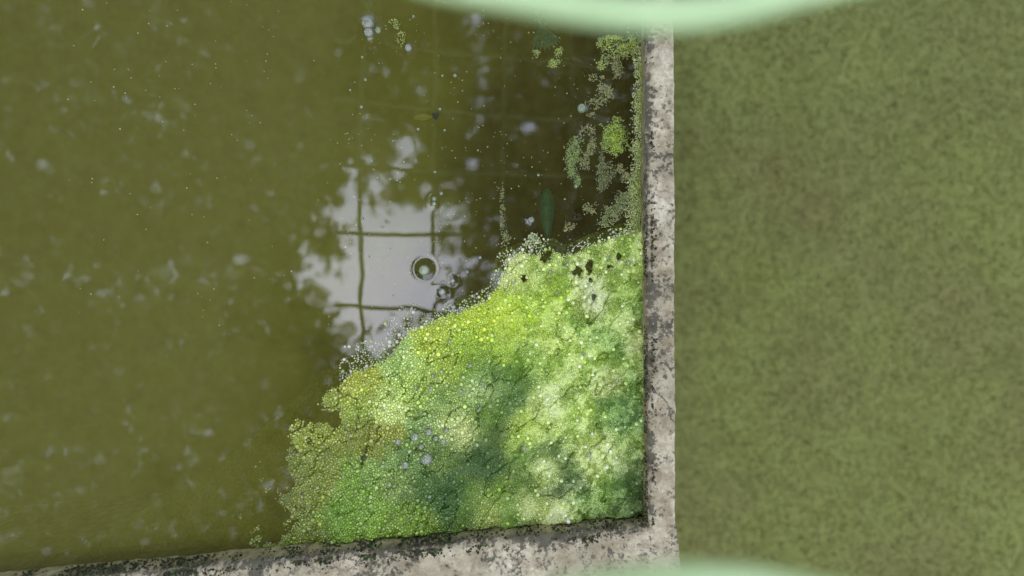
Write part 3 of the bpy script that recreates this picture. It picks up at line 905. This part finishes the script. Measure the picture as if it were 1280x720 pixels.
# ------------------------------------------------------------------ single bubbles on the water
def bubble_mesh(seg=20, rings=12):
    v, f = dome_template(seg, tuple(np.linspace(0.18, 2.7, rings)))
    f = [tuple(t) for t in f]
    f.append(tuple(1 + (rings - 1) * seg + k for k in range(seg - 1, -1, -1)))
    return v, f
bv, bf = bubble_mesh()
BMESH = {}
def bubble(x, y, r, kind, label, group, name='bubble', z=None, sink=0.35):
    if kind not in BMESH:
        o = mesh_obj(name, bv, bf, M[kind]); BMESH[kind] = o.data
    else:
        o = bpy.data.objects.new(name, BMESH[kind]); COL.objects.link(o)
    R = r * S
    o.scale = (R, R, R * 0.92)
    o.location = P(x, y, 0.0 if z is None else z) + Vector((0, 0, R * sink))
    o.rotation_euler = (0, 0, random.random() * 6)
    return tag(o, label, 'bubble', group)
for (x, y, r, kind, label) in BUB:
    bubble(x, y, r, kind, label or 'pinhead sized bubble floating on the open olive water', 'bubbles on the open water' if label else 'pinhead bubbles on the open water')
# larger bubbles standing out in the froth
FB = [(519, 546, 5.2), (536, 540, 4.4), (534, 573, 7.0), (527, 558, 3.6), (554, 552, 3.6), (507, 581, 4.6), (498, 552, 4.0), (545, 548, 3.6), (558, 538, 3.0),
      (588, 457, 2.8), (562, 427, 2.2), (552, 465, 2.5), (538, 487, 2.4), (576, 489, 2.6), (604, 480, 2.3), (541, 470, 2.0),
      (709, 331, 2.2), (688, 340, 2.2), (785, 329, 3.0), (735, 356, 2.2), (795, 265, 1.8), (760, 322, 2.2), (771, 328, 1.6),
      (730, 442, 2.2), (736, 568, 3.0), (696, 366, 2.4), (771, 476, 2.2), (666, 300, 2.6), (740, 448, 1.8), (600, 510, 2.4),
      (537, 621, 2.0), (487, 606, 2.2), (520, 485, 2.0), (598, 513, 2.0), (655, 560, 3.0), (664, 315, 2.2), (641, 353, 2.4)]
for i_, (x, y, r) in enumerate(FB):
    zz = float(max(mat_height(np.array([x * 1.0]), np.array([y * 1.0]))[0], 0)) + 0.0004
    if i_ == 2: lb = 'largest green dome bubble of the loose ring low in the froth'
    elif i_ < 9: lb = 'medium dome bubble in the loose ring low in the froth'
    elif x < 640 and y < 500: lb = 'small clear bubble standing out in the upper left froth'
    elif x < 640: lb = 'small clear bubble standing out in the lower left froth'
    elif y < 400: lb = 'small clear bubble along the ragged upper edge of the froth'
    else: lb = 'small clear bubble in the pale froth near the side wall'
    bubble(x, y, r, 'clear', lb, None if i_ == 2 else lb.replace('small clear bubble', 'clear bubbles').replace('medium dome bubble', 'dome bubbles'), z=zz, sink=0.25)

# fine specks of algae dust on the open water
n = 2600
sx = RNG.uniform(60, 800, n); sy = RNG.uniform(0, 420, n)
cl = fbm(sx * 0.03, sy * 0.03, 611)
k = (signed_dist(sx, sy) < -6) & (RNG.random(n) < np.clip((cl - 0.40) * 3.5, 0.03, 1)) & ((sx > 425) | (RNG.random(n) < 0.25))
sx, sy = sx[k], sy[k]; n = len(sx)
sr = RNG.uniform(0.3, 0.85, n)
dk = RNG.random(n) < 0.18
sc = np.where(dk[:, None], np.array([[0.02, 0.018, 0.008]]), np.array([lin(185, 190, 120)])) * RNG.uniform(0.5, 1.1, (n, 1))
V, Fc, C = domes(np.stack([(sx - PX) * S, (PY - sy) * S, np.full(n, 0.0002)], 1), sr * S, sc, GRAIN_V, GRAIN_F)
tag(mesh_obj('floating_specks', V, Fc, M['grain'], colors=C), 'tiny specks of algae dust scattered on the open water', 'specks', kind='stuff')

# small sunken leaf and dark crumb
def leaf_mesh(L, W, curl, seg=8):
    V, Fc = [], []
    for i in range(seg + 1):
        t = i / seg; w = W * math.sin(math.pi * (0.06 + 0.9 * t)) ** 0.8 * 0.5
        for s_ in (-1, -0.5, 0, 0.5, 1):
            V.append(((t - 0.5) * L, s_ * w, curl * (abs(s_) ** 2) + 0.0006 * math.sin(t * 5)))
    for i in range(seg):
        for j in range(4):
            a = i * 5 + j; Fc.append((a, a + 5, a + 6, a + 1))
    n0 = len(V)
    V += [(x, y, z - 0.0004) for x, y, z in V[:n0]]
    Fc += [tuple(q + n0 for q in f[::-1]) for f in Fc]
    return V, Fc
V, Fc = leaf_mesh(0.017, 0.006, 0.001)
lf = mesh_obj('sunken_leaf', V, Fc, M['deadleaf']); lf.location = P(529, 147, -0.0025); lf.rotation_euler = (0.1, 0.05, 0.1)
tag(lf, 'small yellowish leaf just under the water beside a dark crumb', 'leaf')
V, Fc, C = domes(np.array([[0, 0, 0], [0.0018, 0.0012, 0.0002], [-0.0012, 0.0016, 0], [0.0006, -0.0018, 0]]), np.array([0.0024, 0.0016, 0.0014, 0.0015]), np.full((4, 3), 0.02))
cr = mesh_obj('debris_crumb', V, Fc, M['debris']); cr.location = P(544, 145, 0.0)
tag(cr, 'dark brown crumb floating right of the small yellowish leaf', 'debris')

# ------------------------------------------------------------------ fish under the surface
def fish(label, loc, rz, L, tail_spread, tail_len, pitch=0.0):
    root = empty('fish', loc); root.rotation_euler = (0, pitch, rz)
    tag(root, label, 'fish')
    st = [(0.50, .02, .02), (0.47, .06, .065), (0.40, .105, .12), (0.28, .135, .165), (0.12, .135, .18), (-0.06, .115, .165), (-0.22, .085, .13), (-0.36, .055, .095), (-0.47, .03, .075), (-0.50, .012, .06)]
    seg = 14; V, Fc = [], []
    for (x, w, h) in st:
        for k in range(seg):
            th = 2 * math.pi * k / seg
            V.append((x * L, w * L * math.cos(th), 0.75 * h * L * math.sin(th)))
    for i in range(len(st) - 1):
        for k in range(seg):
            Fc.append((i * seg + k, (i + 1) * seg + k, (i + 1) * seg + (k + 1) % seg, i * seg + (k + 1) % seg))
    Fc.append(tuple(range(seg))); Fc.append(tuple((len(st) - 1) * seg + k for k in range(seg - 1, -1, -1)))
    body = mesh_obj('body', V, Fc, M['fish'], root)
    for s_ in (-1, 1):
        V2, F2, _ = domes(np.zeros((1, 3)), np.array([0.026 * L]), np.zeros((1, 3)), *dome_template(8, (0.6, 1.2, 1.6)))
        e = mesh_obj('eye', V2, F2, M['eye'], body); e.location = (0.40 * L, s_ * 0.092 * L, 0.06 * L); e.rotation_euler = (-s_ * 1.2, 0, 0)
    def fin(name, base, d0, d1, ln, rays, mid):
        """A rayed fan from a base point between two directions."""
        V, Fc = [], []
        for i in range(rays * 2 + 1):
            t = i / (rays * 2)
            d = Vector(d0).lerp(Vector(d1), t).normalized()
            r = ln * (1.0 if i % 2 == 0 else 0.84) * (1 + mid * math.sin(math.pi * t))
            rid = 0.010 * L if i % 2 == 0 else -0.006 * L
            for q in (0.06, 0.35, 0.7, 1.0):
                nn = Vector(d0).cross(Vector(d1)).normalized()
                V.append(Vector(base) + d * (r * q) + nn * (rid * q))
        for i in range(rays * 2):
            for j in range(3):
                a = i * 4 + j; Fc.append((a, a + 1, a + 5, a + 4))
        o = mesh_obj(name, [tuple(v) for v in V], Fc, M['fin'], root, smooth=False)
        sm = o.modifiers.new('thickness', 'SOLIDIFY'); sm.thickness = 0.006 * L
        return o
    b = (-0.47 * L, 0, 0)
    a = tail_spread
    fin('tail_fin', b, (-math.cos(a), -math.sin(a), 0.10), (-math.cos(a), math.sin(a), 0.12), tail_len, 9, 0.12)
    fin('dorsal_fin', (-0.02 * L, 0, 0.11 * L), (-0.5, 0, 1), (-1, 0, 0.15), 0.09 * L, 6, 0.1)
    for s_ in (-1, 1):
        fin('pectoral_fin', (0.2 * L, s_ * 0.12 * L, 0), (-0.85, s_ * 0.5, 0.1), (-1, s_ * 0.1, 0.05), 0.11 * L, 5, 0.1)
    return root
fish('slender teal green fish lying upright in the picture just above the froth', P(684, 270, -0.012), math.radians(91), 0.052, 0.45, 0.016)
fish('dark teal fish under the top wire, only its fan tail showing', P(666, -8, -0.010), math.radians(104), 0.060, 0.62, 0.026)

# ------------------------------------------------------------------ dark moss tufts in the damp inner edges
def tufts(pts3, rad, cols):
    sq = np.stack([RNG.uniform(0.7, 1.5, len(pts3)), RNG.uniform(0.7, 1.5, len(pts3)), RNG.uniform(0.5, 1.1, len(pts3))], 1)
    return domes(np.asarray(pts3), np.asarray(rad), np.asarray(cols), GRAIN_V, GRAIN_F, sq)
n = 5200
s_ = RNG.uniform(0, 0.56, n); nd = Vector((dirf.y, -dirf.x, 0)); nd = nd if nd.y < 0 else -nd
u = np.abs(RNG.normal(0, 0.0042, n)); dn = fbm(s_ * 60, u * 60, 701)
k = RNG.random(n) < np.clip((dn - 0.30) * 3, 0, 1)
s_, u = s_[k], u[k]
zz = RIM - 0.0004 - np.where(u < 0.003, RNG.uniform(0, 0.016, len(u)), 0)
uo = np.where(u < 0.003, -0.0006, u)
pts3 = np.stack([c_in.x + dirf.x * s_ + nd.x * uo, c_in.y + dirf.y * s_ + nd.y * uo - 0.0012, zz], 1)
cc = np.array([[0.05, 0.045, 0.02]]) * RNG.uniform(0.4, 1.6, (len(s_), 1)) * np.where(RNG.random((len(s_), 1)) < 0.25, np.array([[0.8, 1.6, 0.6]]), 1.0)
V1, F1, C1 = tufts(pts3, RNG.uniform(0.0004, 0.0012, len(s_)), cc)
n = 2600
t_ = RNG.uniform(0, 0.52, n); u = np.abs(RNG.normal(0, 0.0026, n)); dn = fbm(t_ * 60, u * 60, 711)
k = RNG.random(n) < np.clip((dn - 0.36) * 3, 0, 1)
t_, u = t_[k], u[k]
nr = Vector((-ds.y, ds.x, 0)); nr = nr if nr.x > 0 else -nr
zz = RIM - 0.0004 - np.where(u < 0.0022, RNG.uniform(0.001, 0.012, len(u)), 0)
uo = np.where(u < 0.0022, -0.0004, u + 0.001)
pts3 = np.stack([c_in.x + ds.x * t_ + nr.x * uo, c_in.y + ds.y * t_ + nr.y * uo, zz], 1)
cc = np.array([[0.06, 0.052, 0.022]]) * RNG.uniform(0.4, 1.5, (len(t_), 1))
V2, F2, C2 = tufts(pts3, RNG.uniform(0.0004, 0.001, len(t_)), cc)
tag(mesh_obj('rim_moss', np.concatenate([V1, V2]), np.concatenate([F1, F2 + len(V1)]), M['moss'], colors=np.concatenate([C1, C2])),
    'dark damp moss lining the inner edges of the tank rim', 'moss', kind='stuff')

# ------------------------------------------------------------------ coated wire mesh lying over the tank, the camera looks through one opening
MZ = H - 0.0911
KR = (H + MZ) / F        # metres per pixel for what the water mirrors from mesh height
def RX(x): return (x - PX) * KR
def RY(y): return (PY - y) * KR
mesh_root = tag(empty('wire_mesh', (RX(450), RY(293), MZ)), 'blurred mint green coated wire mesh spanning just above the tank', 'wire mesh')
WR = 0.0033
def wire(pts_):
    path = catmull([Vector(p) for p in pts_], 8)
    V, Fc = tube(path, WR, 12)
    off = Vector(mesh_root.location)
    return mesh_obj('wire', [tuple(v - off) for v in V], Fc, M['wire'], mesh_root)
cols_px = [450, 541, 627, 712, 797, 884, 970]
XL, XR_ = RX(418), RX(1010)
def row_curve(ys_left, slope=0.0):
    return [(x, RY(ys_left) - slope * (x - RX(450)) + 0.002 * math.sin(x * 13 + ys_left), MZ) for x in np.linspace(XL, XR_, 9)]
for yy, sl in ((-30, 0.10), (52, 0.11), (126, 0.10), (208, 0.05)):
    wire(row_curve(yy, sl))
kd = 0.0911 / F
DX = lambda x: (x - PX) * kd
DY = lambda y: (PY - y) * kd
# the two rows seen directly, bowed apart round the opening
wire([(XL, 0.069, MZ), (-0.26, 0.0685, MZ), (-0.17, 0.068, MZ), (-0.10, 0.0690, MZ), (DX(400), DY(-66), MZ), (DX(540), DY(-27), MZ), (DX(640), DY(-8), MZ),
      (DX(740), DY(10), MZ), (DX(830), DY(17), MZ), (DX(920), DY(8), MZ), (DX(1040), DY(-22), MZ), (DX(1200), DY(-52), MZ), (0.16, 0.070, MZ), (0.26, 0.067, MZ), (XR_, 0.068, MZ)])
wire([(XL, -0.047, MZ), (-0.28, -0.048, MZ), (-0.20, -0.052, MZ), (-0.13, -0.068, MZ), (DX(300), DY(790), MZ), (DX(560), DY(775), MZ), (DX(740), DY(740), MZ),
      (DX(842), DY(727), MZ), (DX(940), DY(731), MZ), (DX(1060), DY(752), MZ), (DX(1250), DY(775), MZ), (0.16, -0.060, MZ), (0.26, -0.052, MZ), (XR_, -0.05, MZ)])
for yy in (472, 560, 648):
    wire(row_curve(yy, 0.0))
ztop = MZ + 2 * WR * 0.86
for cpx in cols_px:
    x = RX(cpx)
    if cpx in (627, 712):      # snipped out between the two middle rows
        up = 0.0795 if cpx == 627 else 0.0715
        wire([(x + 0.004, RY(-60), ztop), (x + 0.003, RY(80), ztop), (x + 0.001, RY(200), ztop), (x, up, ztop)])
        wire([(x, -0.080, ztop), (x, RY(500), ztop), (x, RY(680), ztop)])
    else:
        wire([(x + 0.004, RY(-60), ztop), (x + 0.003, RY(60), ztop), (x - 0.001, RY(200), ztop), (x, RY(330), ztop), (x + 0.002, RY(480), ztop), (x, RY(680), ztop)])

# ------------------------------------------------------------------ overhanging tree, seen in the water's mirror
tree = tag(empty('shade_tree', (-3.4, 2.6, GZ)), 'leafy tree overhanging the tank, seen as a dim reflection in the water', 'tree')
tl = Vector(tree.location)
def limb(name, pts_, radii, seg=10):
    path = catmull([Vector(p) for p in pts_], 6)
    rr = np.interp(np.linspace(0, 1, len(path)), np.linspace(0, 1, len(radii)), radii)
    V, Fc = tube(path, rr, seg)
    return mesh_obj(name, [tuple(v - tl) for v in V], Fc, M['bark'], tree)
limb('trunk', [(-3.4, 2.6, GZ - 0.1), (-3.3, 2.55, 0.8), (-3.15, 2.5, 1.8), (-3.1, 2.4, 2.9), (-3.0, 2.3, 4.2)], [0.2, 0.15, 0.13, 0.11, 0.05], 14)
limb('limb', [(-3.15, 2.5, 1.9), (-2.4, 2.0, 2.6), (-1.5, 1.5, 3.0), (-0.6, 1.1, 3.3), (0.4, 0.9, 3.5), (1.1, 0.8, 3.55)], [0.09, 0.07, 0.055, 0.04, 0.025, 0.01])
limb('limb', [(-3.1, 2.4, 2.4), (-2.7, 1.5, 3.0), (-2.3, 0.7, 3.3), (-2.1, -0.1, 3.5), (-2.0, -0.9, 3.55)], [0.08, 0.06, 0.045, 0.03, 0.01])
limb('limb', [(-2.4, 2.0, 2.6), (-1.3, 2.2, 3.2), (-0.3, 2.3, 3.5), (0.9, 2.2, 3.7)], [0.06, 0.045, 0.03, 0.01])
limb('limb', [(-3.1, 2.4, 3.0), (-2.6, 2.2, 3.6), (-1.9, 1.4, 3.9), (-1.3, 0.7, 4.0)], [0.06, 0.045, 0.03, 0.01])
# leaves
n = 150000
lx = RNG.uniform(-6.4, 1.25, n); ly = RNG.uniform(-2.9, 3.2, n); lz = RNG.uniform(2.7, 4.3, n)
# where that leaf shows in the water mirror
mx_ = lx / (lz + H) * F + PX; my_ = PY - ly / (lz + H) * F
cl = fbm(lx * 2.2, ly * 2.2, 811); cl2 = fbm(lx * 5.5 + lz, ly * 5.5, 817, 3)
k = RNG.random(n) < np.clip((cl * 0.6 + cl2 * 0.4 - 0.30) * 5, 0.0, 1)
edge_s = -0.45 - 0.6 * fbm(lx * 1.5, lx * 0 + 2, 823) - np.clip((-lx - 1.0) * 1.6, 0, 2.0)
k &= (ly > edge_s)
# the opening in the crown towards the left, ragged
wob = 26 * (fbm(mx_ * 0.03, my_ * 0.03, 831) - 0.5) * 2 + 16 * (fbm(mx_ * 0.09, my_ * 0.09, 833) - 0.5) * 2
gap = np.hypot((mx_ - 484) / 90, (my_ - 345) / 106) + wob / 46
k &= RNG.random(n) < np.clip((gap - 0.72) / 0.55, 0, 1) ** 1.6
for (gx_, gy_, gr_) in ((450, 262, 17), (470, 228, 11), (512, 272, 15), (444, 305, 18), (440, 212, 9), (500, 214, 9), (530, 235, 8), (505, 185, 13), (460, 196, 8), (520, 153, 6), (478, 232, 10), (441, 235, 9), (585, 171, 6), (590, 205, 7), (660, 160, 6), (595, 20, 6), (462, 150, 7), (504, 268, 12), (553, 318, 8), (598, 322, 7), (573, 300, 5), (640, 205, 4)):
    k &= RNG.random(n) < np.clip((np.hypot(mx_ - gx_, my_ - gy_) / gr_ - 0.7) / 1.1, 0.04, 1)
lx, ly, lz = lx[k], ly[k], lz[k]; n = len(lx)
an = RNG.random(n) * 6.28; Ls = RNG.uniform(0.07, 0.13, n); Ws = Ls * RNG.uniform(0.28, 0.42, n); dr = RNG.uniform(-0.6, 0.3, n)
d = np.stack([np.cos(an) * np.cos(dr), np.sin(an) * np.cos(dr), np.sin(dr)], 1)
sd_ = np.stack([-np.sin(an), np.cos(an), RNG.normal(0, 0.35, n)], 1)
c0 = np.stack([lx, ly, lz], 1) - np.array(tl)
V = np.stack([c0 - d * Ls[:, None] / 2, c0 - sd_ * Ws[:, None] / 2 + [0, 0, 0.012], c0 + d * Ls[:, None] / 2, c0 + sd_ * Ws[:, None] / 2 + [0, 0, 0.012]], 1).reshape(-1, 3)
Fc = (np.array([[0, 1, 2], [0, 2, 3]])[None] + (np.arange(n) * 4)[:, None, None]).reshape(-1, 3)
mesh_obj('crown', V, Fc, M['leaf'], tree, smooth=False)
